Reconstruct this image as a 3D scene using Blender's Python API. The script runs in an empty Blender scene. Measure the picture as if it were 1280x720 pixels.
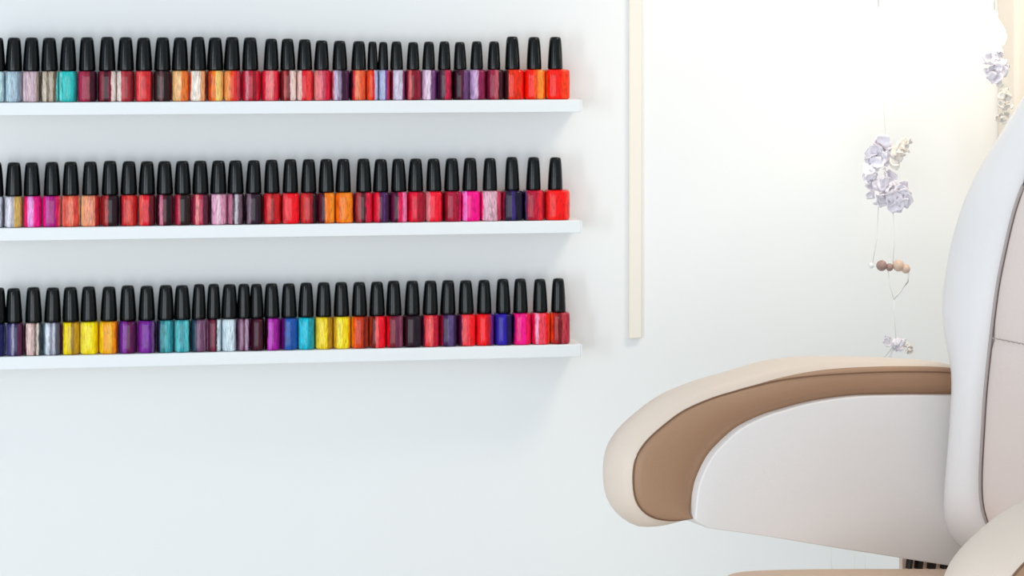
import bpy, bmesh, math, random
from mathutils import Vector, Matrix
random.seed(7)
S = bpy.context.scene
COL = S.collection
PI = math.pi

# ------------------------------------------------------------------ camera, light, exposure
FPX = 3022.0                      # focal length in pixels of the 1280 px wide frame (85 mm)
CZ = 1.25                         # camera height
HOR = 22.0                        # image row of the horizon
cam_d = bpy.data.cameras.new('camera')
cam = bpy.data.objects.new('camera', cam_d); COL.objects.link(cam)
cam.location = (0, 0, CZ); cam.rotation_euler = (PI/2, 0, 0)
cam_d.sensor_width = 36.0; cam_d.lens = 36.0*FPX/1280.0
cam_d.shift_x = 0.0; cam_d.shift_y = -(360.0-HOR)/1280.0
cam_d.clip_start = 0.05
S.camera = cam

S.view_settings.view_transform = 'Standard'
S.view_settings.look = 'None'
S.view_settings.exposure = 0.0
S.view_settings.gamma = 1.0
S.view_settings.use_curve_mapping = False

W = bpy.data.worlds.new('daylight'); S.world = W; W.use_nodes = True
bg = W.node_tree.nodes['Background']
bg.inputs[0].default_value = (0.785, 0.90, 1.0, 1); bg.inputs[1].default_value = 0.715

def area(name, loc, target, sx, sy, power, color):
    d = bpy.data.lights.new(name, 'AREA'); d.shape = 'RECTANGLE'; d.size = sx; d.size_y = sy
    d.energy = power; d.color = color
    o = bpy.data.objects.new(name, d); COL.objects.link(o); o.location = loc
    o.rotation_euler = (Vector(target)-Vector(loc)).to_track_quat('-Z', 'Y').to_euler()
    return o
area('ceiling_panel_light', (-0.2, 0.3, 2.6), (-0.1, 3.0, 0.8), 2.4, 1.4, 4, (1.0, 0.99, 0.97))
area('window_light', (-1.7, 0.4, 0.9), (-0.1, 3.0, 0.6), 0.4, 1.5, 19, (0.88, 0.95, 1.0))
area('front_fill_light', (-0.3, -1.5, 0.75), (0.0, 3.0, 0.72), 2.6, 1.3, 44, (0.90, 0.955, 1.0))  # added soft fill from behind the camera, lifts wall and shelf shade
wd = area('warm_wall_fill', (0.66, 2.72, 1.85), (0.50, 3.12, 0.85), 0.4, 0.2, 2.2, (1.0, 0.85, 0.62))  # added warm fill that brightens the wall at right
wd.data.spread = math.radians(110)

# ------------------------------------------------------------------ materials
def lin(c):
    def f(v):
        v /= 255.0
        return v/12.92 if v <= 0.04045 else ((v+0.055)/1.055)**2.4
    return (f(c[0]), f(c[1]), f(c[2]), 1.0)

def mat(name, rgb, rough=0.5, metal=0.0, spec=0.5, coat=0.0, bump=0.0, bscale=200, var=0.0, emit=None, es=0.0, sss=0.0, trans=0.0):
    m = bpy.data.materials.new(name); m.use_nodes = True
    nt = m.node_tree; b = nt.nodes['Principled BSDF']
    b.inputs['Base Color'].default_value = lin(rgb)
    b.inputs['Roughness'].default_value = rough
    b.inputs['Metallic'].default_value = metal
    b.inputs['Specular IOR Level'].default_value = spec
    b.inputs['Coat Weight'].default_value = coat
    b.inputs['Coat Roughness'].default_value = 0.06
    b.inputs['Transmission Weight'].default_value = trans
    if sss: b.inputs['Subsurface Weight'].default_value = sss; b.inputs['Subsurface Scale'].default_value = 0.01
    if emit:
        b.inputs['Emission Color'].default_value = emit; b.inputs['Emission Strength'].default_value = es
    tc = nt.nodes.new('ShaderNodeTexCoord')
    n = nt.nodes.new('ShaderNodeTexNoise'); n.inputs['Scale'].default_value = bscale; n.inputs['Detail'].default_value = 5
    nt.links.new(tc.outputs['Object'], n.inputs['Vector'])
    if var:
        mx = nt.nodes.new('ShaderNodeMixRGB'); c = lin(rgb)
        mx.inputs[1].default_value = c; mx.inputs[2].default_value = (c[0]*(1-var), c[1]*(1-var), c[2]*(1-var), 1)
        nt.links.new(n.outputs['Fac'], mx.inputs[0]); nt.links.new(mx.outputs[0], b.inputs['Base Color'])
    if bump:
        bp = nt.nodes.new('ShaderNodeBump'); bp.inputs['Strength'].default_value = bump; bp.inputs['Distance'].default_value = 0.001
        nt.links.new(n.outputs['Fac'], bp.inputs['Height']); nt.links.new(bp.outputs[0], b.inputs['Normal'])
    return m

M = dict(
    wall=mat('painted wall', (240, 240, 239), 0.85, bump=0.15, bscale=90, spec=0.2),
    strip=mat('cream moulding', (243, 235, 222), 0.7, bump=0.1, spec=0.2),
    beige_wall=mat('beige painted column', (236, 225, 212), 0.85, bump=0.15, bscale=90, spec=0.2),
    shelf=mat('white lacquered shelf', (234, 236, 237), 0.35, bump=0.05),
    floor=mat('pale stone floor', (205, 200, 192), 0.4, var=0.15, bscale=6),
    cap=mat('black plastic cap', (3, 5, 6), 0.2, spec=0.3, bump=0.03, bscale=300),
    ring=mat('black neck collar', (12, 12, 13), 0.4),
    leather_white=mat('off white leather', (236, 231, 228), 0.45, bump=0.25, bscale=900, spec=0.35),
    leather_back=mat('ivory leather', (233, 229, 228), 0.42, bump=0.25, bscale=900, spec=0.35),
    leather_panel=mat('pinkish grey leather', (228, 213, 206), 0.5, bump=0.3, bscale=900, spec=0.3),
    leather_tan=mat('light tan leather', (226, 208, 192), 0.42, bump=0.25, bscale=900, spec=0.4),
    leather_brown=mat('camel brown leather', (169, 132, 104), 0.45, bump=0.3, bscale=900, spec=0.35),
    seat=mat('sand leather', (220, 190, 164), 0.45, bump=0.3, bscale=900, spec=0.35),
    thread=mat('brown seam thread', (132, 98, 74), 0.8, bump=0.2),
    grey_pipe=mat('grey piping', (172, 160, 156), 0.6, bump=0.2),
    black=mat('black metal bracket', (30, 22, 20), 0.4, bump=0.1),
    pink_metal=mat('pale copper plate', (235, 215, 205), 0.5, metal=0.0, bump=0.1),
    base=mat('white gelcoat base', (225, 222, 218), 0.3, bump=0.05),
    cord=mat('pale grey cord', (240, 238, 232), 0.8, bump=0.3),
    petal=mat('white lilac fabric petals', (246, 240, 248), 0.7, bump=0.1, bscale=120, var=0.08),
    petal_c=mat('cream fabric petals', (250, 242, 234), 0.7, bump=0.1, bscale=120, var=0.08),
    bead=mat('brown wooden bead', (172, 140, 130), 0.45, var=0.3, bscale=150),
    bead_t=mat('tan shell bead', (228, 196, 174), 0.4, var=0.3, bscale=150),
    bead_w=mat('milky white bead', (238, 238, 234), 0.25, var=0.05),
    bulb=mat('frosted glowing bulb', (255, 250, 240), 0.5, emit=(1.0, 0.88, 0.68, 1), es=13.0),
    brass=mat('pale brass fitting', (214, 205, 180), 0.35, metal=0.6, bump=0.05),
)

# ------------------------------------------------------------------ helpers
def link(name, bm, m, parent=None, smooth=True, kind=None, label=None):
    me = bpy.data.meshes.new(name)
    bmesh.ops.recalc_face_normals(bm, faces=bm.faces[:])
    for f in bm.faces: f.smooth = smooth
    bm.to_mesh(me); bm.free()
    me.materials.append(m)
    o = bpy.data.objects.new(name, me); COL.objects.link(o)
    if parent: o.parent = parent
    if kind: o['kind'] = kind
    if label: o['label'] = label
    return o

def bevel(o, w, seg=3, angle=35):
    md = o.modifiers.new('bevel', 'BEVEL'); md.width = w; md.segments = seg
    md.limit_method = 'ANGLE'; md.angle_limit = math.radians(angle)
    return o

def tag(o, label, cat, group=None):
    o['label'] = label; o['category'] = cat
    if group: o['group'] = group
    return o

def empty(name, loc=(0, 0, 0), rz=0.0):
    o = bpy.data.objects.new(name, None); COL.objects.link(o)
    o.location = loc; o.rotation_euler = (0, 0, rz); o.empty_display_size = 0.05
    return o

def box(bm, x0, x1, y0, y1, z0, z1):
    vs = [bm.verts.new((x, y, z)) for z in (z0, z1) for y in (y0, y1) for x in (x0, x1)]
    for f in ((0, 1, 3, 2), (4, 5, 7, 6), (0, 1, 5, 4), (2, 3, 7, 6), (0, 2, 6, 4), (1, 3, 7, 5)):
        bm.faces.new([vs[i] for i in f])
    return bm

def tube(bm, pts, r, n=8, r_end=None):
    pts = [Vector(p) for p in pts]; rings = []
    for i, p in enumerate(pts):
        d = (pts[min(i+1, len(pts)-1)]-pts[max(i-1, 0)]).normalized()
        up = Vector((0, 0, 1)) if abs(d.z) < 0.9 else Vector((1, 0, 0))
        a = d.cross(up).normalized(); b = d.cross(a).normalized()
        rr = r if r_end is None else r+(r_end-r)*i/(len(pts)-1)
        rings.append([bm.verts.new(p+rr*(math.cos(2*PI*k/n)*a+math.sin(2*PI*k/n)*b)) for k in range(n)])
    for i in range(len(rings)-1):
        for k in range(n):
            bm.faces.new((rings[i][k], rings[i][(k+1) % n], rings[i+1][(k+1) % n], rings[i+1][k]))
    bm.faces.new(rings[0]); bm.faces.new(rings[-1][::-1])
    return bm

def lathe(bm, prof, n=24, c=(0, 0, 0), sx=1.0, sy=1.0, power=2.0):
    """profile of (r, z); cross-section a superellipse of the given power"""
    rings = []
    for r, z in prof:
        ring = []
        for k in range(n):
            t = 2*PI*k/n; ct, st = math.cos(t), math.sin(t)
            x = math.copysign(abs(ct)**(2/power), ct)*r*sx
            y = math.copysign(abs(st)**(2/power), st)*r*sy
            ring.append(bm.verts.new((c[0]+x, c[1]+y, c[2]+z)))
        rings.append(ring)
    for i in range(len(rings)-1):
        for k in range(n):
            bm.faces.new((rings[i][k], rings[i][(k+1) % n], rings[i+1][(k+1) % n], rings[i+1][k]))
    bm.faces.new(rings[0][::-1]); bm.faces.new(rings[-1])
    return bm

def resample(pts, n):
    """n points evenly spaced along a Catmull-Rom curve through pts (2D)"""
    P = [Vector((p[0], p[1])) for p in pts]; dense = []
    for i in range(len(P)-1):
        p0, p1, p2, p3 = P[max(i-1, 0)], P[i], P[i+1], P[min(i+2, len(P)-1)]
        for k in range(16):
            t = k/16
            dense.append(0.5*((2*p1)+(p2-p0)*t+(2*p0-5*p1+4*p2-p3)*t*t+(3*p1-p0-3*p2+p3)*t**3))
    dense.append(P[-1])
    L = [0]
    for a, b in zip(dense, dense[1:]): L.append(L[-1]+(b-a).length)
    out = []; j = 0
    for k in range(n):
        s = L[-1]*k/(n-1)
        while j < len(L)-2 and L[j+1] < s: j += 1
        t = (s-L[j])/max(L[j+1]-L[j], 1e-9)
        out.append(dense[j].lerp(dense[j+1], min(max(t, 0), 1)))
    return out

def interp(tab, v):
    if v <= tab[0][0]: return tab[0][1]
    for (a, fa), (b, fb) in zip(tab, tab[1:]):
        if v <= b: return fa+(fb-fa)*(v-a)/(b-a)
    return tab[-1][1]

# ------------------------------------------------------------------ wall frame: the shelf wall recedes a little to the right
WA = math.radians(9.2)
WN = (math.sin(WA), -math.cos(WA))          # out of the wall, towards the room
D_FRONT = 3.05                              # depth of the shelf-front plane on the camera axis
SH_D = 0.055                                # shelf depth
def wall_s(px, off=0.0):
    """distance along the wall for an image column, at off metres behind the shelf-front plane"""
    # wall-frame point: (s cos, D + s sin) - off*WN ; X = t*(px-640)/f, Y = t
    k = (px-640.0)/FPX
    ox, oy = -off*WN[0], D_FRONT-off*WN[1]
    # ox + s c = k (oy + s sn)
    return (k*oy-ox)/(math.cos(WA)-k*math.sin(WA))
def wall_empty(name, s=0.0, off=0.0, z=0.0):
    return empty(name, (s*math.cos(WA)-off*WN[0], D_FRONT+s*math.sin(WA)-off*WN[1], z), WA)
def wz(px, py, off=0.0):
    s = wall_s(px, off); d = D_FRONT-off*WN[1]+s*math.sin(WA)
    return CZ-(py-HOR)*d/FPX
def put(o, s=0.0, off=0.0, z=0.0):
    o.location = (s*math.cos(WA)-off*WN[0], D_FRONT+s*math.sin(WA)-off*WN[1], z); o.rotation_euler = (0, 0, WA); return o

# ------------------------------------------------------------------ the setting
o = put(link('wall_back', box(bmesh.new(), -2.6, 2.6, SH_D, SH_D+0.12, 0, 2.7), M['wall'], smooth=False, kind='structure'))
bm = bmesh.new(); box(bm, -3.2, 3.2, -1.6, 4.2, -0.08, 0)
link('floor', bm, M['floor'], smooth=False, kind='structure')
s0, s1 = wall_s(785, SH_D), wall_s(801, SH_D)
o = put(link('trim_1', box(bmesh.new(), s0, s1, SH_D-0.006, SH_D, wz(790, 423, SH_D), 2.7), M['strip'], smooth=False, kind='structure')); bevel(o, 0.002, 2)
s2 = wall_s(1246, SH_D)
o = put(link('wall_right', box(bmesh.new(), s2, s2+0.5, -0.01, SH_D, 0, 2.7), M['beige_wall'], smooth=False, kind='structure')); bevel(o, 0.006, 3)
o = put(link('baseboard_back', box(bmesh.new(), -2.6, s2, SH_D-0.012, SH_D, 0, 0.09), M['shelf'], smooth=False, kind='structure')); bevel(o, 0.003, 2)

# ------------------------------------------------------------------ shelves
SHELF_T = 0.0162
rows = [dict(name='top', y0=127), dict(name='middle', y0=284), dict(name='bottom', y0=445)]
for r in rows: r['z'] = wz(0, r['y0']+1.3)
sR = wall_s(726)
for r, lb in zip(rows, ('long white wall shelf highest of the three, holding the top row of polish bottles',
                        'long white wall shelf in the middle, between the two other bottle shelves',
                        'long white wall shelf lowest of the three, holding yellow and purple polishes')):
    t = put(empty('wall_shelf'), 0, 0, r['z'])
    tag(t, lb, 'shelf', 'white ledges for the nail polish')
    b = link('shelf_board', box(bmesh.new(), -1.25, sR, 0, SH_D, -SHELF_T, 0), M['shelf'], t, smooth=False); bevel(b, 0.0012, 3)
    for xx in (-1.25-0.002, sR):
        bm = bmesh.new(); box(bm, xx, xx+0.002, 0.001, SH_D, -SHELF_T+0.0006, -0.0006)
        link('end_cap', bm, M['shelf'], t, smooth=False)

# ------------------------------------------------------------------ nail polish bottles
CAPS = [
 [-4,17,39,62,85,109,134,157,180,203,225,248,269,290,313,339,360,381,402,425,448.5,466,479,496,516.5,536,555.5,575.5,596,617.7,641,668,694.3],
 [-6,17,40,65,88.5,113,137.5,161,183.5,206,228.5,250.7,273,294.5,317,340,363,386,408,429,455,476,498.7,519.6,542.6,565,587.6,612.6,640.5,667,694.3],
 [-3,17.4,42,65.6,88.5,111,136,160,183.4,207,228,248.5,267,286.6,305,321,340,361.5,382.5,404.6,427,449.6,471.6,492.6,515.5,538,560,583,605.5,629.3,651,675.6,698.4],
]
SEG = [  # polish colours by column, refraction and glint streaks included
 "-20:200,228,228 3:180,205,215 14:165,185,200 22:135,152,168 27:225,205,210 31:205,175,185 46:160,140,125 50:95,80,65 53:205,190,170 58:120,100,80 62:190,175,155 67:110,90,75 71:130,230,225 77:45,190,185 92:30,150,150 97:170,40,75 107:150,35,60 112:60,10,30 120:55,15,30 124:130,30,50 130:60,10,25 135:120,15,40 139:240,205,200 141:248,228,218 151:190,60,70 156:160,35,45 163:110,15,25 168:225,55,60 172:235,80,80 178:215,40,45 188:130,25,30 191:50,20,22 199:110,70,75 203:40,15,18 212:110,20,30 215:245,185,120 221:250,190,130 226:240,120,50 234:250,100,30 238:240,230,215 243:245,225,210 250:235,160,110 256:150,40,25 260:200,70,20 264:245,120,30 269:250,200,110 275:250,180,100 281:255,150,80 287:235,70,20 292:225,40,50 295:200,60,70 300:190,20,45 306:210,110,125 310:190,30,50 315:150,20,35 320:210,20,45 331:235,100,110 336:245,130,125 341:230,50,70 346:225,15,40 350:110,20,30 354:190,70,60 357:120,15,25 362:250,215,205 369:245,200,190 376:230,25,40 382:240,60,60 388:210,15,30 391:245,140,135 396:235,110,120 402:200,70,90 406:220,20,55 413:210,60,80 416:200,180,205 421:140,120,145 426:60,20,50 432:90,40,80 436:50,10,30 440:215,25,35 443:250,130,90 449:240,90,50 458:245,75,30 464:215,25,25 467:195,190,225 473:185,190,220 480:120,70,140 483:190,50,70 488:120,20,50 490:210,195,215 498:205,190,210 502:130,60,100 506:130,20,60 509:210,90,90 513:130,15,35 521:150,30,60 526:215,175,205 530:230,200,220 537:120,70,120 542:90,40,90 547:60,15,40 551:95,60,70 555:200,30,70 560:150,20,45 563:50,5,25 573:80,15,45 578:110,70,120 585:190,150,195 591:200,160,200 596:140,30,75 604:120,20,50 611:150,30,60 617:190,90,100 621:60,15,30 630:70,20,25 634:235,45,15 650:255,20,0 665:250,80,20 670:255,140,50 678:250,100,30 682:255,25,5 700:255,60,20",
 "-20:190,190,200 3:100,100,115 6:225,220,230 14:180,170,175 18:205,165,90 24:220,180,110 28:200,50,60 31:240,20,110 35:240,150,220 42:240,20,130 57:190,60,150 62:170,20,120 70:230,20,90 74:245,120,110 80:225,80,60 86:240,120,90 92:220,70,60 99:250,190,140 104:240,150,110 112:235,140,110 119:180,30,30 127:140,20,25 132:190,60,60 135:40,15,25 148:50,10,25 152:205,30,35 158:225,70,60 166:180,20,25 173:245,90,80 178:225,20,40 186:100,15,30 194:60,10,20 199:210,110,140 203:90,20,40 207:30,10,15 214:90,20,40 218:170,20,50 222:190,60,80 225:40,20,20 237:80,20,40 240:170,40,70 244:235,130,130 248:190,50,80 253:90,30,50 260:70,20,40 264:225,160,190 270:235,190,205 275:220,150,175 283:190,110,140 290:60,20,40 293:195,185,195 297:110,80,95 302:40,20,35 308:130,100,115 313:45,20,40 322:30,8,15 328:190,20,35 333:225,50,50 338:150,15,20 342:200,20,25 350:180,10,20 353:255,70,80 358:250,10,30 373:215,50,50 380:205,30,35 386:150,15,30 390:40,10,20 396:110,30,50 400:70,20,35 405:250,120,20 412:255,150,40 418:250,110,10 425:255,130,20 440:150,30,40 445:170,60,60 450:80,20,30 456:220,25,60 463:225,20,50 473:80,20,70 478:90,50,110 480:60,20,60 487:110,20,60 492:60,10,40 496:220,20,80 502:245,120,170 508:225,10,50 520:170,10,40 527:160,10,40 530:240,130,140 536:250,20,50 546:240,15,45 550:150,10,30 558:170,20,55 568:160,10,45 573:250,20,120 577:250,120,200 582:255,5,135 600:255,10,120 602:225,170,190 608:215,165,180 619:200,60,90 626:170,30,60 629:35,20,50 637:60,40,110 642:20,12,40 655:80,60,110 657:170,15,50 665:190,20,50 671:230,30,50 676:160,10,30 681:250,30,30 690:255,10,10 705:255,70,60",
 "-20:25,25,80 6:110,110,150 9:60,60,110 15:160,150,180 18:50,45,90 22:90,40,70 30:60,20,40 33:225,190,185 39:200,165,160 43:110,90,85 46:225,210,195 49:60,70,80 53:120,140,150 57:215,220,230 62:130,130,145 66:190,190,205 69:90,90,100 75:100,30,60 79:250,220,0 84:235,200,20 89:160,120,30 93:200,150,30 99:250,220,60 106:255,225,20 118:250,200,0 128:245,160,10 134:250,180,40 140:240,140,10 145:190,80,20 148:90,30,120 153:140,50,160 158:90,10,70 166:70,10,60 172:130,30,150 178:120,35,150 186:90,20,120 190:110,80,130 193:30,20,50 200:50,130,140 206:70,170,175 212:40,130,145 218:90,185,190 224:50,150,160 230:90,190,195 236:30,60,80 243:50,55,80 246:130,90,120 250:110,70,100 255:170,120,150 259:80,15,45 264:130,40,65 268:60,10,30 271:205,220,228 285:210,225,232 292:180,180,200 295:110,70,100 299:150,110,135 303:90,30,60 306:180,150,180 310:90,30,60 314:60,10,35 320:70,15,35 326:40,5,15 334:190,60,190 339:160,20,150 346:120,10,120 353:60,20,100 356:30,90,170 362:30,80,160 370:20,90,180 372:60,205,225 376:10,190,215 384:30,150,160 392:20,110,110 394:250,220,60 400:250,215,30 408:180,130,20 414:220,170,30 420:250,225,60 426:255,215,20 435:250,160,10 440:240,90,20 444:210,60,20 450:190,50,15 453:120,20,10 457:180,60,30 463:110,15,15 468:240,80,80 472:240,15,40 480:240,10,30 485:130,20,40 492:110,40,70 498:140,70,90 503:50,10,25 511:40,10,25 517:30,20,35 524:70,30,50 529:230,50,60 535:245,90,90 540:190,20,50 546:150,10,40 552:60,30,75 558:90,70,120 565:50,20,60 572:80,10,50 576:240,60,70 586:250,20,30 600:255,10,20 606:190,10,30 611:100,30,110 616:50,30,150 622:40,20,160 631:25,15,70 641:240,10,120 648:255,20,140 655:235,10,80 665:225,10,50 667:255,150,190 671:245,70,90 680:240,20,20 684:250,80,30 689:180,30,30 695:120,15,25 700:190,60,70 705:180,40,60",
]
def parse(s):
    out = []
    for w in s.split():
        a, c = w.split(':'); out.append((float(a), tuple(int(v) for v in c.split(','))))
    return out

BW, BD, BH = 0.0230, 0.032, 0.0375     # glass body of the proto bottle
def body_mesh():
    bm = bmesh.new()
    prof = [(0.86, 0.0), (0.96, 0.0008), (0.995, 0.0026), (1.0, 0.006), (1.0, 0.030), (0.995, 0.0335), (0.96, 0.0360), (0.88, 0.0372), (0.62, 0.0376), (0.40, 0.0379)]
    lathe(bm, prof, 40, sx=BW/2, sy=BD/2, power=3.2)
    return bm
def cap_mesh():
    bm = bmesh.new()
    prof = [(0.0084, 0.0), (0.0094, 0.0003), (0.0096, 0.0012), (0.0096, 0.004), (0.0094, 0.010), (0.0090, 0.018), (0.0085, 0.026), (0.0079, 0.033),
            (0.0074, 0.0375), (0.0068, 0.0400), (0.0057, 0.0413), (0.0030, 0.0418)]
    lathe(bm, prof, 28, c=(0, 0, 0)); return bm
def neck_mesh():
    bm = bmesh.new(); lathe(bm, [(0.0064, 0.0365), (0.0066, 0.0372), (0.0066, 0.0388), (0.006, 0.0392)], 24); return bm

def polish_mat(stops, seed):  # refraction bands and highlight streaks are painted into the polish colour
    m = bpy.data.materials.new('nail polish with painted refraction'); m.use_nodes = True
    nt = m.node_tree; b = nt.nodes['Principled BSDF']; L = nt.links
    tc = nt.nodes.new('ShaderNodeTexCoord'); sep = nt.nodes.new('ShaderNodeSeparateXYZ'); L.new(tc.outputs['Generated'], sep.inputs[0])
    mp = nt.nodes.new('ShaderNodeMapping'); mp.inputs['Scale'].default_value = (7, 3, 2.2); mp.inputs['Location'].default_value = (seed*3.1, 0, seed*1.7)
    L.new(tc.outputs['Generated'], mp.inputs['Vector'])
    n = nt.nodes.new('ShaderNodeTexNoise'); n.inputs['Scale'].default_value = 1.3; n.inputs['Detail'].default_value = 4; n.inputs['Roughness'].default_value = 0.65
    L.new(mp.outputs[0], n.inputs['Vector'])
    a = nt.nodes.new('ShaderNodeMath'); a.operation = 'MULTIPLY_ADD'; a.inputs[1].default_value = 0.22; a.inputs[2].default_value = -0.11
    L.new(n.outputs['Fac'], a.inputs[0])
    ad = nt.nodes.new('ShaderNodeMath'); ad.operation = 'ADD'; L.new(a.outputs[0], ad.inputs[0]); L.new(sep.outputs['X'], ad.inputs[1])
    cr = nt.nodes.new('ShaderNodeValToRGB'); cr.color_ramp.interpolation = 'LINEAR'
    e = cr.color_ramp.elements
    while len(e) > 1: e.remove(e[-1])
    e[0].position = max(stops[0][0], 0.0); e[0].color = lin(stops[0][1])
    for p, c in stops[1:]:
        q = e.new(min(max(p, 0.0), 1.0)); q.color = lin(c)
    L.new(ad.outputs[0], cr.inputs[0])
    # upright streaks of shimmer and painted highlights, varying the polish brightness
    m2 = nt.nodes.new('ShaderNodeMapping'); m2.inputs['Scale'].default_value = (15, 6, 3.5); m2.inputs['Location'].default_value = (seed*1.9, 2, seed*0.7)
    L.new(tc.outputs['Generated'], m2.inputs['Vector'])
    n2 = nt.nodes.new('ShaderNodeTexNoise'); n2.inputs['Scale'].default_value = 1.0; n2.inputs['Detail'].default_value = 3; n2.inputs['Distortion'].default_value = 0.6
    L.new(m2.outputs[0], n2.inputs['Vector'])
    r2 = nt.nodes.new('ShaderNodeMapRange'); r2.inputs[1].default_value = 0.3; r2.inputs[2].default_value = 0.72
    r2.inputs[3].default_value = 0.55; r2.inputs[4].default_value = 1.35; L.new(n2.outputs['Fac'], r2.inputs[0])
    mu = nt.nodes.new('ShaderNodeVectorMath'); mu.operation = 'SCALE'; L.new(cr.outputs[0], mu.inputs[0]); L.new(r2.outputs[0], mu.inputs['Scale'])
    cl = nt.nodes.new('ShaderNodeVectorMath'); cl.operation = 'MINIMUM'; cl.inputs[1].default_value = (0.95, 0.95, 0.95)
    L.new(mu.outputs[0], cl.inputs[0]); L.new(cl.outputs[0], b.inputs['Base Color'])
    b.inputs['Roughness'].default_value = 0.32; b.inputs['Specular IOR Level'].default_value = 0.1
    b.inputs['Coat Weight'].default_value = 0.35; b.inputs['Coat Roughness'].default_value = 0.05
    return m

NAMES = [
 "minty white|pale blue|pale mauve|taupe glitter|turquoise|raspberry|dark maroon|dusky red|coral red|brown-black|peach-and-orange|cream|gold-and-orange|orange-and-crimson|rose red|coral pink|maroon|pale pink-and-red|salmon pink|lilac-and-plum|orange-coral|orange-and-lavender|pale lavender|pearly lilac|burgundy|pale pink-and-violet|black-and-crimson|dark plum|lilac-and-berry|berry|scarlet|orange-striped scarlet|bright scarlet",
 "silver|white-and-gold|hot pink|magenta|coral|peachy|maroon-and-black|glittery red|bright red|black-maroon|blackish berry|deep rose|pale pink glitter|silver-and-black|near-black|deep red|vivid red|dark red-and-black|amber orange|bright orange|maroon-and-crimson|crimson-violet|raspberry pink|dark crimson|pink-streaked red|berry red|vivid magenta|pale pink|navy-black|crimson|bright scarlet",
 "navy|dusky violet|pale pink-and-grey|silver grey|yellow-gold|bright yellow|amber|purple-maroon|violet|dark teal|light teal|slate-and-mauve|mauve-burgundy|bluish white|mauve|blackish plum|magenta-purple|cobalt blue|cyan|bronze-edged yellow|golden yellow|burnt orange|vivid red|plum|near-black|rosy red|dark violet|scarlet|bright red|royal blue|hot pink|pink-streaked coral|deep red glitter",
]
proto = empty('nail_polish_bottle')
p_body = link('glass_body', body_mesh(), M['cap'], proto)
p_cap = link('cap', cap_mesh(), M['cap'], proto); p_cap.location = (0, 0, 0.0378)
p_neck = link('neck', neck_mesh(), M['ring'], proto)
ORD = ['', 'first', 'second', 'third', 'fourth', 'fifth', 'sixth', 'seventh', 'eighth', 'ninth', 'tenth', 'eleventh', 'twelfth', 'thirteenth', 'fourteenth', 'fifteenth', 'sixteenth', 'seventeenth']
first = True
for ri, (caps, r) in enumerate(zip(CAPS, rows)):
    seg = parse(SEG[ri]); n = len(caps)
    mids = [(a+b)/2 for a, b in zip(caps, caps[1:])]
    bounds = [(caps[0]-12 if i == 0 else mids[i-1], (712 if i == n-1 else mids[i])) for i in range(n)]
    names = NAMES[ri].split('|')
    for i, (cx, (lo, hi)) in enumerate(zip(caps, bounds)):
        s_lo, s_hi = wall_s(lo, BD/2), wall_s(hi, BD/2); s_c = wall_s(cx, BD/2)
        wdt = (s_hi-s_lo)-0.0004
        if first:
            t, body, cap, neck = proto, p_body, p_cap, p_neck; first = False
        else:
            t = proto.copy(); COL.objects.link(t)
            body = p_body.copy(); COL.objects.link(body); body.parent = t
            cap = p_cap.copy(); COL.objects.link(cap); cap.parent = t
            neck = p_neck.copy(); COL.objects.link(neck); neck.parent = t
        put(t, (s_lo+s_hi)/2, BD/2+0.0025, r['z']+0.0003)
        hs = 1.0 if ri < 2 else 1.04
        body.scale = (wdt/BW, 1, hs)
        sc, sh = 1.0, 1.0
        if ri == 0:
            if 330 < cx < 465: sc, sh = 0.93, 0.97-0.12*(cx-330)/135
            elif 465 <= cx < 630: sc, sh = 0.80, 0.85
            if cx in (466, 479): sc = 0.66
            if cx > 630: sc, sh = 0.93, 1.0
        else:
            sc = 1.0 if cx < 300 else 0.96
            if cx > 600: sc = 0.92
            if ri == 2 and cx in (248.5, 267, 305, 321): sc = 0.86
            if ri == 2: sh = 1.03
        sc *= 1.07
        cap.scale = (sc, sc, sh*(1+0.012*math.sin(cx*1.7)))
        cap.location = (s_c-(s_lo+s_hi)/2, 0, 0.0376*hs)
        cap.rotation_euler = (0, 0.012*math.sin(cx*2.3+ri), 0)
        neck.scale = (sc, sc, hs); neck.location = (s_c-(s_lo+s_hi)/2, 0, 0)
        # polish colour with its painted refraction and glint bands, as stops over the width
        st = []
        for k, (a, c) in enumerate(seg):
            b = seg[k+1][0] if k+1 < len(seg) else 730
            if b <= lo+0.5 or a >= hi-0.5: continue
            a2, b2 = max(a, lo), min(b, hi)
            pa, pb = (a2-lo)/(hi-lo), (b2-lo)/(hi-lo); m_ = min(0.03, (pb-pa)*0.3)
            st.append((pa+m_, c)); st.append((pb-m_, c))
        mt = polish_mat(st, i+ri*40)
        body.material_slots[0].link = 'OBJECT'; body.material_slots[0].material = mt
        left = names[i-1] if i else None
        k_l, k_r = i+1, n-i
        pos = (ORD[k_l]+' from left') if k_l <= k_r else ('last on the right' if k_r == 1 else ORD[k_r]+' from right')
        lb = '%s nail polish, %s shelf, %s' % (names[i], r['name'], pos)
        if i == 0: lb = '%s nail polish on the %s shelf, cut off by the left picture edge' % (names[0], r['name'])
        elif k_r == 1: lb = '%s nail polish at the right end of the %s shelf' % (names[i], r['name'])
        else: lb += ', beside the %s' % left
        tag(t, lb, 'nail polish', 'nail polish bottles on the %s shelf' % r['name'])

# ------------------------------------------------------------------ pedicure chair
TH = math.radians(26)
A = ((1190-640)*2.6/FPX, 2.6)
ct, sn = math.cos(TH), math.sin(TH)
def L2(px, py, yl):
    """trace of an image point on the chair's vertical plane y = yl (chair coordinates: x back, y to its right, z up)"""
    k = (px-640)/FPX
    t = (yl+(-sn*A[0]+ct*A[1]))/(-sn*k+ct)
    X, Y = t*k-A[0], t-A[1]
    return (X*ct+Y*sn, CZ-(py-HOR)*t/FPX)
chair = empty('pedicure_chair', (A[0], A[1], 0), TH)
tag(chair, 'cream and tan leather pedicure chair with curved camel armrest by the white wall', 'chair')

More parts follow.
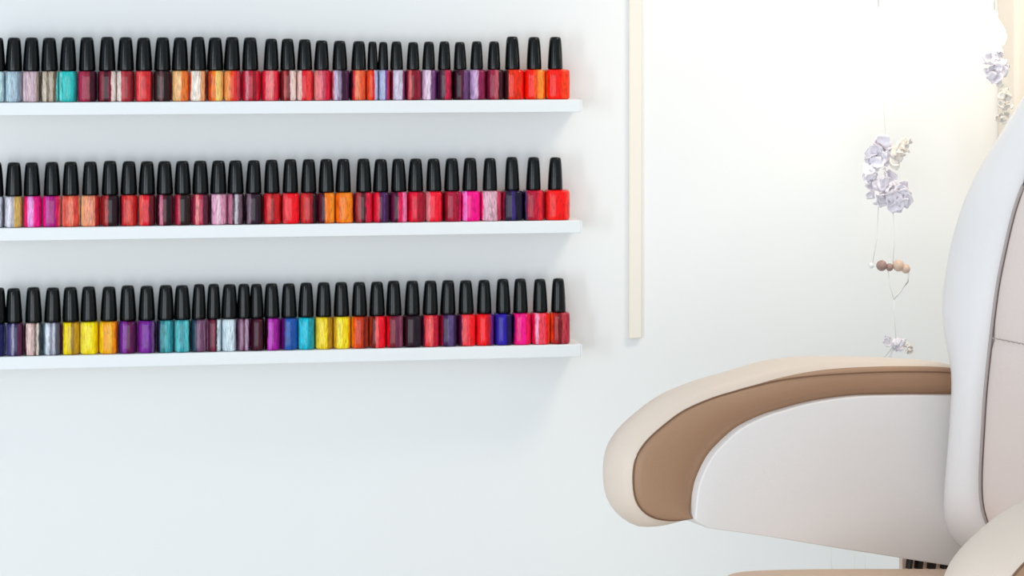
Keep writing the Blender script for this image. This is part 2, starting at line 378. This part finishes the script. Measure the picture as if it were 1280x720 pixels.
SEAM = [(1197,460.5),(1170,458.3),(1140,457.7),(1100,458),(1050,460.3),(1010,465),(970,473.5),(935,484),(920,488.5),(889,498),(855,513),(830,531),(809,550),(797,567),(792,583),(791,604),(794,624),(802.5,638),(816,647),(834,650.5),(851,650),(862,648)]
INNER = [(1197,492.5),(1160,492.5),(1125,492.5),(1075,493.5),(1050,495.5),(1025,499),(1000,504),(975,511),(950,519),(920,534),(896,555),(882,572),(870,597),(865,617.5),(863,638),(862,646)]
BOTTOM = [(864,649),(875,657),(912,662.5),(951,668),(1035,682),(1099,692),(1162,702),(1230,712)]
NS = 90
seam = resample([L2(px, py, 0) for px, py in SEAM], NS)
inner = resample([L2(px, py, 0) for px, py in INNER], NS)

def normals(c, sgn=1):
    out = []
    for i in range(len(c)):
        d = (c[min(i+1, len(c)-1)]-c[max(i-1, 0)]).normalized(); out.append(Vector((d.y, -d.x))*sgn)
    return out

def arm(y0, sy, xo, zo, width, face_in, name_lab, ext=0.0):
    """armrest: y0 = plane of the seam facing the camera, sy = direction the pad runs away from it"""
    root = empty('armrest'); root.parent = chair; root.location = (xo, y0, zo)
    nrm = normals(seam, -1)
    if nrm[len(nrm)//3].y < 0: nrm = [-v for v in nrm]
    # pad: upholstered roll from the seam over to the outer side
    bm = bmesh.new(); prof = []
    K = 16
    for k in range(K+1):
        t = k/K; prof.append((t*width, 0.0135*(math.sin(PI*min(max(t, 0), 1))**0.55)))
    rings = []
    for i in range(NS):
        ring = []; f = min(1.0, (NS-1-i)/7.0)**0.6*min(1.0, 0.2+(i/42.0)**1.5)
        for yy, b in prof:
            p = seam[i]+nrm[i]*b*f
            ring.append(bm.verts.new((p.x, sy*yy, p.y)))
        q = inner[i]
        ring.append(bm.verts.new((q.x, sy*width*0.97, q.y)))
        ring.append(bm.verts.new((q.x, sy*0.004, q.y)))
        rings.append(ring)
    m = len(rings[0])
    for i in range(NS-1):
        for k in range(m-1):
            bm.faces.new((rings[i][k], rings[i][k+1], rings[i+1][k+1], rings[i+1][k]))
    bm.faces.new(rings[0]); bm.faces.new(rings[-1][::-1])
    link('arm_pad', bm, M['leather_tan'], root, label='light tan leather pad')
    # brown side cover, slightly domed
    bm = bmesh.new(); rings = []
    for i in range(NS):
        ring = []
        for k in range(11):
            t = k/10; p = seam[i].lerp(inner[i], t)
            dome = 0.007*math.sin(PI*min(t*1.15, 1))**0.7 if 0 < t < 1 else 0
            ring.append(bm.verts.new((p.x, -sy*dome, p.y)))
        ring.append(bm.verts.new((inner[i].x, sy*0.006, inner[i].y)))
        ring.append(bm.verts.new((seam[i].x, sy*0.006, seam[i].y)))
        rings.append(ring)
    m = len(rings[0])
    for i in range(NS-1):
        for k in range(m):
            bm.faces.new((rings[i][k], rings[i][(k+1) % m], rings[i+1][(k+1) % m], rings[i+1][k]))
    bm.faces.new(rings[0]); bm.faces.new(rings[-1][::-1])
    link('side_cover', bm, M['leather_brown'], root, label='camel brown leather side')
    bm = bmesh.new(); SP = []
    for i in range(NS):
        f = min(max((i/(NS-1)-0.28)/0.24, 0), 1); q = seam[i].lerp(inner[i], 0.17*(1-f*f*(3-2*f)))
        tt = 0.17*(1-f*f*(3-2*f)); SP.append((q.x, -sy*(0.0006+0.007*math.sin(PI*tt*1.15)**0.7), q.y))
    tube(bm, SP, 0.0008, 6)
    link('seam', bm, M['thread'], root)
    # off-white panel under the arm
    bot = [Vector(L2(px, py, 0)) for px, py in BOTTOM]
    outline = [Vector((0.10, inner[0].y))]+[p for p in inner]+resample([tuple(b) for b in bot], 24)
    outline.append(Vector((0.10, outline[-1].y-0.004)))
    bm = bmesh.new()
    ya, yb = -sy*0.011, sy*(width*0.75)
    va = [bm.verts.new((p.x, ya, p.y)) for p in outline]; vb = [bm.verts.new((p.x, yb, p.y)) for p in outline]
    bm.faces.new(va); bm.faces.new(vb[::-1])
    for i in range(len(va)):
        j = (i+1) % len(va); bm.faces.new((va[i], va[j], vb[j], vb[i]))
    p = link('arm_panel', bm, M['leather_white'], root, smooth=True, label='smooth off-white side panel'); bevel(p, 0.0018, 3, 40)
    return root
arm(0.0, 1, 0, 0, 0.056, True, 'far')
arm(-0.555, 1, 0.029, -0.022, 0.075, False, 'near')

# backrest ----------------------------------------------------------------
YG = -0.085                                    # groove between bolster and centre panel
PIPE = [(1345,60),(1310,140),(1280,219),(1265.5,255.5),(1256,294),(1243,355),(1236,411),(1231,455.5),(1227,494),(1225,530),(1222,580),(1221,613),(1223,640),(1231,660),(1250,690),(1275,715)]
EDGE = [(1330,30),(1283,115),(1252,165),(1234,193),(1215.5,225),(1203,255.5),(1196,278),(1189,300),(1186,317),(1179.5,355.5),(1177,383),(1179,417),(1185,442),(1190,460),(1189,493),(1187,530),(1183,580),(1180,613),(1179,647),(1185,667),(1200,687),(1225,712)]
pz = sorted([(L2(a, b, YG)[1], L2(a, b, YG)[0]) for a, b in PIPE])
def x_groove(z): return interp(pz, z)
def edge_px(py): return interp([(b, a) for a, b in EDGE], py)
BOLP = ((0, 0.012), (0.02, 0.003), (0.08, -0.005), (0.2, -0.011), (0.38, -0.0145), (0.56, -0.0135), (0.72, -0.008), (0.86, 0.002), (0.95, 0.015), (1.0, 0.035), (1.0, 0.06), (0.97, 0.09), (0.9, 0.115), (0.75, 0.13), (0, 0.132))
def y_edge(z):
    """how far out the bolster stands at height z, from its outline beside the groove"""
    xg = x_groove(z); lo, hi = YG+0.02, 0.12
    for _ in range(30):
        y = (lo+hi)/2; best = None
        for t, dx in BOLP:
            x_, y_ = xg+dx, YG+(y-YG)*t
            X = A[0]+x_*ct-y_*sn; Y = A[1]+x_*sn+y_*ct
            px = 640+FPX*X/Y; py = HOR+(CZ-z)*FPX/Y
            d = px-edge_px(py)
            best = d if best is None else min(best, d)
        if best > 0: lo = y
        else: hi = y
    return (lo+hi)/2
zb, zt = pz[0][0], pz[-1][0]
back = empty('backrest'); back.parent = chair
W2 = 0.53; YC = -W2/2
def back_section(z, up):
    ye = y_edge(min(z, zt)); xg = x_groove(z) if z <= zt else pz[-1][1]+(z-zt)*0.55
    return xg, ye
NZ = 70; ZT = zt+0.13
def shell(kind):
    bm = bmesh.new(); rings = []
    zs = [zb+(ZT-zb)*i/(NZ-1) for i in range(NZ)]
    sm = []
    for z in zs: sm.append(back_section(z, 0))
    # smooth
    for _ in range(3):
        sm = [sm[0]]+[((sm[i-1][0]+2*sm[i][0]+sm[i+1][0])/4, (sm[i-1][1]+2*sm[i][1]+sm[i+1][1])/4) for i in range(1, NZ-1)]+[sm[-1]]
    for z, (xg, ye) in zip(zs, sm):
        e = min(1.0, max(0.02, (ZT-z)/0.07)); e = math.sqrt(1-(1-e)**2)
        eb = min(1.0, max(0.05, (z-zb)/0.03)); eb = math.sqrt(1-(1-eb)**2)
        pts = []
        if kind.startswith('bolster'):
            w = ye-YG
            for t, dx in BOLP:
                x = xg+dx+(1-e)*0.05+(1-eb)*0.02; y = YG+w*t*(0.35+0.65*e)
                if kind.endswith('near'): y = 2*YC-y
                pts.append((x, y))
        else:
            n = 28
            for k in range(n+1):
                t = k/n; y = YG-0.0008+(2*YC-2*YG+0.0016)*t
                d = min(t, 1-t)*(abs(2*YC-2*YG)); dx = 0.006-0.012*(1-math.exp(-d/0.012))
                gz = abs(z-ZST); dx += 0.0045*math.exp(-(gz/0.004)**2)
                pts.append((xg+dx+(1-e)*0.05+(1-eb)*0.02, y))
            pts.append((xg+0.13, 2*YC-YG)); pts.append((xg+0.13, YG))
        rings.append([bm.verts.new((x, y, z)) for x, y in pts])
    m = len(rings[0])
    for i in range(NZ-1):
        for k in range(m):
            bm.faces.new((rings[i][k], rings[i][(k+1) % m], rings[i+1][(k+1) % m], rings[i+1][k]))
    bm.faces.new(rings[0]); bm.faces.new(rings[-1][::-1])
    return bm, zs, sm
ZST = L2(1262, 418, YG)[1]
for kind in ('bolster_far', 'bolster_near'):
    bm, zs, sm = shell(kind); link('bolster', bm, M['leather_back'], back)
bm, zs, sm = shell('panel'); link('center_cushion', bm, M['leather_panel'], back, label='pinkish grey leather cushion')
for yy in (YG, 2*YC-YG):
    bm = bmesh.new(); tube(bm, [(xg+0.004, yy, z) for z, (xg, ye) in zip(zs, sm) if z < ZT-0.05 and z > zb+0.01], 0.0019, 8)
    link('piping', bm, M['grey_pipe'], back)
bm = bmesh.new(); xs = interp([(z_, q_[0]) for z_, q_ in zip(zs, sm)], ZST)-0.0015
n = 40
for k in range(n):
    y = YG-0.012-(abs(2*YC-2*YG)-0.024)*k/n
    tube(bm, [(xs-0.0035, y, ZST), (xs-0.0038, y-0.004, ZST-0.0006), (xs-0.0035, y-0.0065, ZST)], 0.0006, 5)
link('stitching', bm, M['grey_pipe'], back)

# seat --------------------------------------------------------------------
SEATTOP = [(1260,713),(1190,711.5),(1120,711),(1040,711.2),(980,712),(940,713.5),(918,716),(908,720),(903,727),(904,738)]
top = [Vector(L2(a, b, -0.03)) for a, b in SEATTOP]
c = resample([tuple(p) for p in top], 40)
zf = c[-1].y
outline = [(p.x, p.y) for p in c]+[(c[-1].x+0.015, zf-0.05), (c[-1].x+0.06, zf-0.075), (0.06, zf-0.12), (c[0].x, zf-0.12)]
bm = bmesh.new()
va = [bm.verts.new((x, -0.03, z)) for x, z in outline]; vb = [bm.verts.new((x, -0.50, z)) for x, z in outline]
bm.faces.new(va); bm.faces.new(vb[::-1])
for i in range(len(va)):
    j = (i+1) % len(va); bm.faces.new((va[i], va[j], vb[j], vb[i]))
p = link('seat_cushion', bm, M['seat'], chair, label='sand coloured leather seat cushion'); bevel(p, 0.006, 4, 40)

# lower body and pedestal (below the frame)
bm = bmesh.new()
lathe(bm, [(0.20, 0.0), (0.22, 0.01), (0.22, 0.05), (0.17, 0.08), (0.12, 0.16), (0.12, 0.36), (0.18, 0.44), (0.22, zf-0.115)], 40, c=(-0.12, -0.265, 0), power=3)
link('pedestal', bm, M['base'], chair)
# bracket between seat and backrest, seen in the gap under the arm panel
bm = bmesh.new()
x0, zz0 = L2(1128, 712, 0.02); x1, zz1 = L2(1195, 712, 0.02)
box(bm, x0, x1+0.05, 0.020, 0.026, zf-0.05, L2(1150, 694, 0.02)[1])
pb = link('arm_bracket', bm, M['pink_metal'], chair, smooth=False, label='pale copper toned bracket')
for a, b in ((1136, 0.5), (1148, 0.9), (1164, 1.0), (1180, 0.8)):
    xa, za = L2(a, 711, 0.016); xb, zb2 = L2(a+2, 694, 0.016); h = 0.0035*b
    bm = bmesh.new()
    vs = [bm.verts.new((xx, yy, zz)) for yy in (0.012, 0.0205) for xx, zz in ((xa-h, za), (xa+h, za), (xb+h, zb2), (xb-h, zb2))]
    for f in ((0, 1, 2, 3), (4, 5, 6, 7), (0, 1, 5, 4), (1, 2, 6, 5), (2, 3, 7, 6), (3, 0, 4, 7)): bm.faces.new([vs[i] for i in f])
    q = link('ratchet_tooth', bm, M['black'], pb, smooth=False); bevel(q, 0.0008, 2)

# ------------------------------------------------------------------ hanging decorations on the right
DD = 3.02
def at(px, py, d=DD): return Vector(((px-640)*d/FPX, d, CZ-(py-HOR)*d/FPX))
ROD_Z = 1.36
rod = empty('hanging_rod'); tag(rod, 'thin pale metal rod above the hanging flower decorations', 'rod')
xa, xb = at(1000, 0).x, at(1244, 0).x
bm = bmesh.new(); tube(bm, [(xa, DD, ROD_Z), (xb, DD, ROD_Z)], 0.004, 12); link('rail', bm, M['brass'], rod)
for x in (xa+0.02, xb-0.02):
    yw = D_FRONT+x*math.tan(WA)+SH_D/math.cos(WA)
    bm = bmesh.new(); tube(bm, [(x, DD, ROD_Z), (x, yw+0.004, ROD_Z)], 0.005, 10); link('bracket', bm, M['brass'], rod)

def petal(bm, c, axis, L, Wd, cup, roll):
    """curved petal growing from c along axis"""
    axis = Vector(axis).normalized(); side = axis.cross(Vector((0, 1, 0.01))).normalized()
    side = Matrix.Rotation(roll, 3, axis) @ side; up = axis.cross(side).normalized()
    g = []
    for i in range(7):
        t = i/6; w = Wd*math.sin(PI*min(0.08+t*0.86, 1))**0.7; row = []
        for j in range(5):
            u = (j-2)/2
            row.append(bm.verts.new(Vector(c)+axis*L*t*(1-0.1*u*u)+side*w*u*0.5+up*(cup*t*t+0.35*w*u*u*0.5+0.0015*math.sin(9*t+3*u))))
        g.append(row)
    fs = []
    for i in range(6):
        for j in range(4): fs.append(bm.faces.new((g[i][j], g[i][j+1], g[i+1][j+1], g[i+1][j])))
    return fs

def cluster(name, spec, m, parent, n, seed):
    rnd = random.Random(seed); bm = bmesh.new()
    for k in range(n):
        px, py, r = spec[k % len(spec)]
        c = at(px+rnd.uniform(-5, 5), py+rnd.uniform(-5, 5))+Vector((0, rnd.uniform(-0.006, 0.006), 0))
        a = rnd.uniform(0, 2*PI)
        ax = (math.cos(a), rnd.uniform(-0.7, 0.2), math.sin(a))
        petal(bm, c, ax, r/1000.0*rnd.uniform(0.8, 1.1), r/1000.0*rnd.uniform(0.95, 1.35), rnd.uniform(-0.003, 0.004), rnd.uniform(-0.7, 0.7)+(PI/2 if k % 5 == 0 else 0))
    o = link(name, bm, m, parent)
    md = o.modifiers.new('solid', 'SOLIDIFY'); md.thickness = 0.0006
    return o

g1 = empty('hanging_flower_garland', at(1098, 57.5)); inv = g1.location.copy()
tag(g1, 'white fabric flower garland with brown beads hanging left of the chair backrest', 'garland')
def shift(o, base): o.location = -base; return o
def cordpart(parent, base, pts, r=0.0006, name='cord', m='cord'):
    bm = bmesh.new(); tube(bm, pts, r, 6); return shift(link(name, bm, M[m], parent), base)
top1 = Vector((at(1108, 0).x, DD, ROD_Z))
cordpart(g1, inv, [at(1098, 57.5), at(1103, 110), at(1108, 185)], 0.0003)
shift(cluster('flower_head', [(1098,190,19),(1088,205,17),(1084,222,15),(1104,184,15),(1092,240,14),(1097,196,16)], M['petal'], g1, 34, 3), inv)
shift(cluster('flower_head', [(1112,225,16),(1120,240,16),(1112,252,17),(1124,252,15),(1106,240,17),(1130,245,13)], M['petal'], g1, 34, 5), inv)
shift(cluster('flower_head', [(1122,188,14),(1130,184,13),(1118,196,13)], M['petal_c'], g1, 12, 9), inv)
cordpart(g1, inv, [at(1098, 258), at(1096, 300), at(1090, 332)])
cordpart(g1, inv, [at(1116, 262), at(1118, 300), at(1116, 330)])
for (px, py, r, m_) in ((1089, 332, 3.5, 'bead_w'), (1102, 332, 7.0, 'bead'), (1112, 334, 5, 'bead'), (1123, 332, 7.5, 'bead_t'), (1132, 336, 6, 'bead_t')):
    bm = bmesh.new(); rr = r*DD/FPX
    lathe(bm, [(0.25*rr, -0.95*rr), (0.7*rr, -0.7*rr), (0.97*rr, -0.25*rr), (0.97*rr, 0.25*rr), (0.7*rr, 0.7*rr), (0.25*rr, 0.95*rr)], 16)
    o = link('bead', bm, M[m_], g1); o.location = at(px, py)-inv; o.rotation_euler = (0.3, PI/2, 0.2)
cordpart(g1, inv, [at(1086, 332), at(1100, 333), at(1118, 334), at(1137, 338)], 0.0008)
cordpart(g1, inv, [at(1136, 340), at(1135, 352), at(1126, 364), at(1117, 374)], 0.0011)
cordpart(g1, inv, [at(1110, 338), at(1112, 356), at(1117, 374)], 0.0006)
cordpart(g1, inv, [at(1117, 372), at(1118, 395), at(1120, 425)], 0.0006)
shift(cluster('flower_head', [(1116,428,10),(1122,432,10)], M['petal'], g1, 14, 12), inv)
shift(cluster('flower_head', [(1138,434,6)], M['petal_c'], g1, 5, 13), inv)

g2 = empty('hanging_flower_garland', at(1243, 61.5)); inv2 = g2.location.copy()
tag(g2, 'pale blossom garland hanging under the bulb at the top right, against beige', 'garland')
cordpart(g2, inv2, [at(1243, 61.5), at(1244, 75), at(1247, 100), at(1254, 140)])
def cl2(*a): return shift(cluster(*a), inv2)
cl2('flower_head', [(1242,78,13),(1246,88,14),(1240,94,12),(1248,72,11)], M['petal'], g2, 24, 21)
cl2('flower_head', [(1250,112,10),(1256,124,10),(1258,134,9),(1252,146,8)], M['petal_c'], g2, 20, 23)

def lamp(px, py, r, label, d):
    c = at(px, py, d); base = Vector((c.x, c.y, ROD_Z))
    t = empty('pendant_bulb', base); tag(t, label, 'lamp', None)
    bm = bmesh.new(); rr = r*d/FPX
    lathe(bm, [(0.1*rr, -rr), (0.5*rr, -0.87*rr), (0.86*rr, -0.5*rr), (1.0*rr, 0), (0.93*rr, 0.4*rr), (0.72*rr, 0.85*rr), (0.45*rr, 1.25*rr), (0.28*rr, 1.5*rr)], 24)
    o = link('bulb', bm, M['bulb'], t); o.location = c-base
    bm = bmesh.new(); lathe(bm, [(0.3*rr, 1.45*rr), (0.34*rr, 1.5*rr), (0.34*rr, 2.0*rr), (0.12*rr, 2.2*rr)], 16)
    o = link('socket', bm, M['bead_w'], t); o.location = c-base
    bm = bmesh.new(); tube(bm, [Vector((0, 0, 0)), c-base+Vector((0, 0, 2.1*rr))], 0.001, 6)
    link('cord', bm, M['cord'], t)
lamp(1098, 42, 15, 'glowing white bulb hanging at the top, above the garland with brown beads', DD)
lamp(1243, 46, 15, 'glowing white bulb at the top right above the pale blossoms', DD-0.0)

for px, r in ((1038, 0.0007), (1067, 0.0004), (1080, 0.0004)):
    cordpart(g1, inv, [at(1119, 430), at(px+12, 520), at(px, 640), at(px+1, 690), at(px+3, 760)], r)
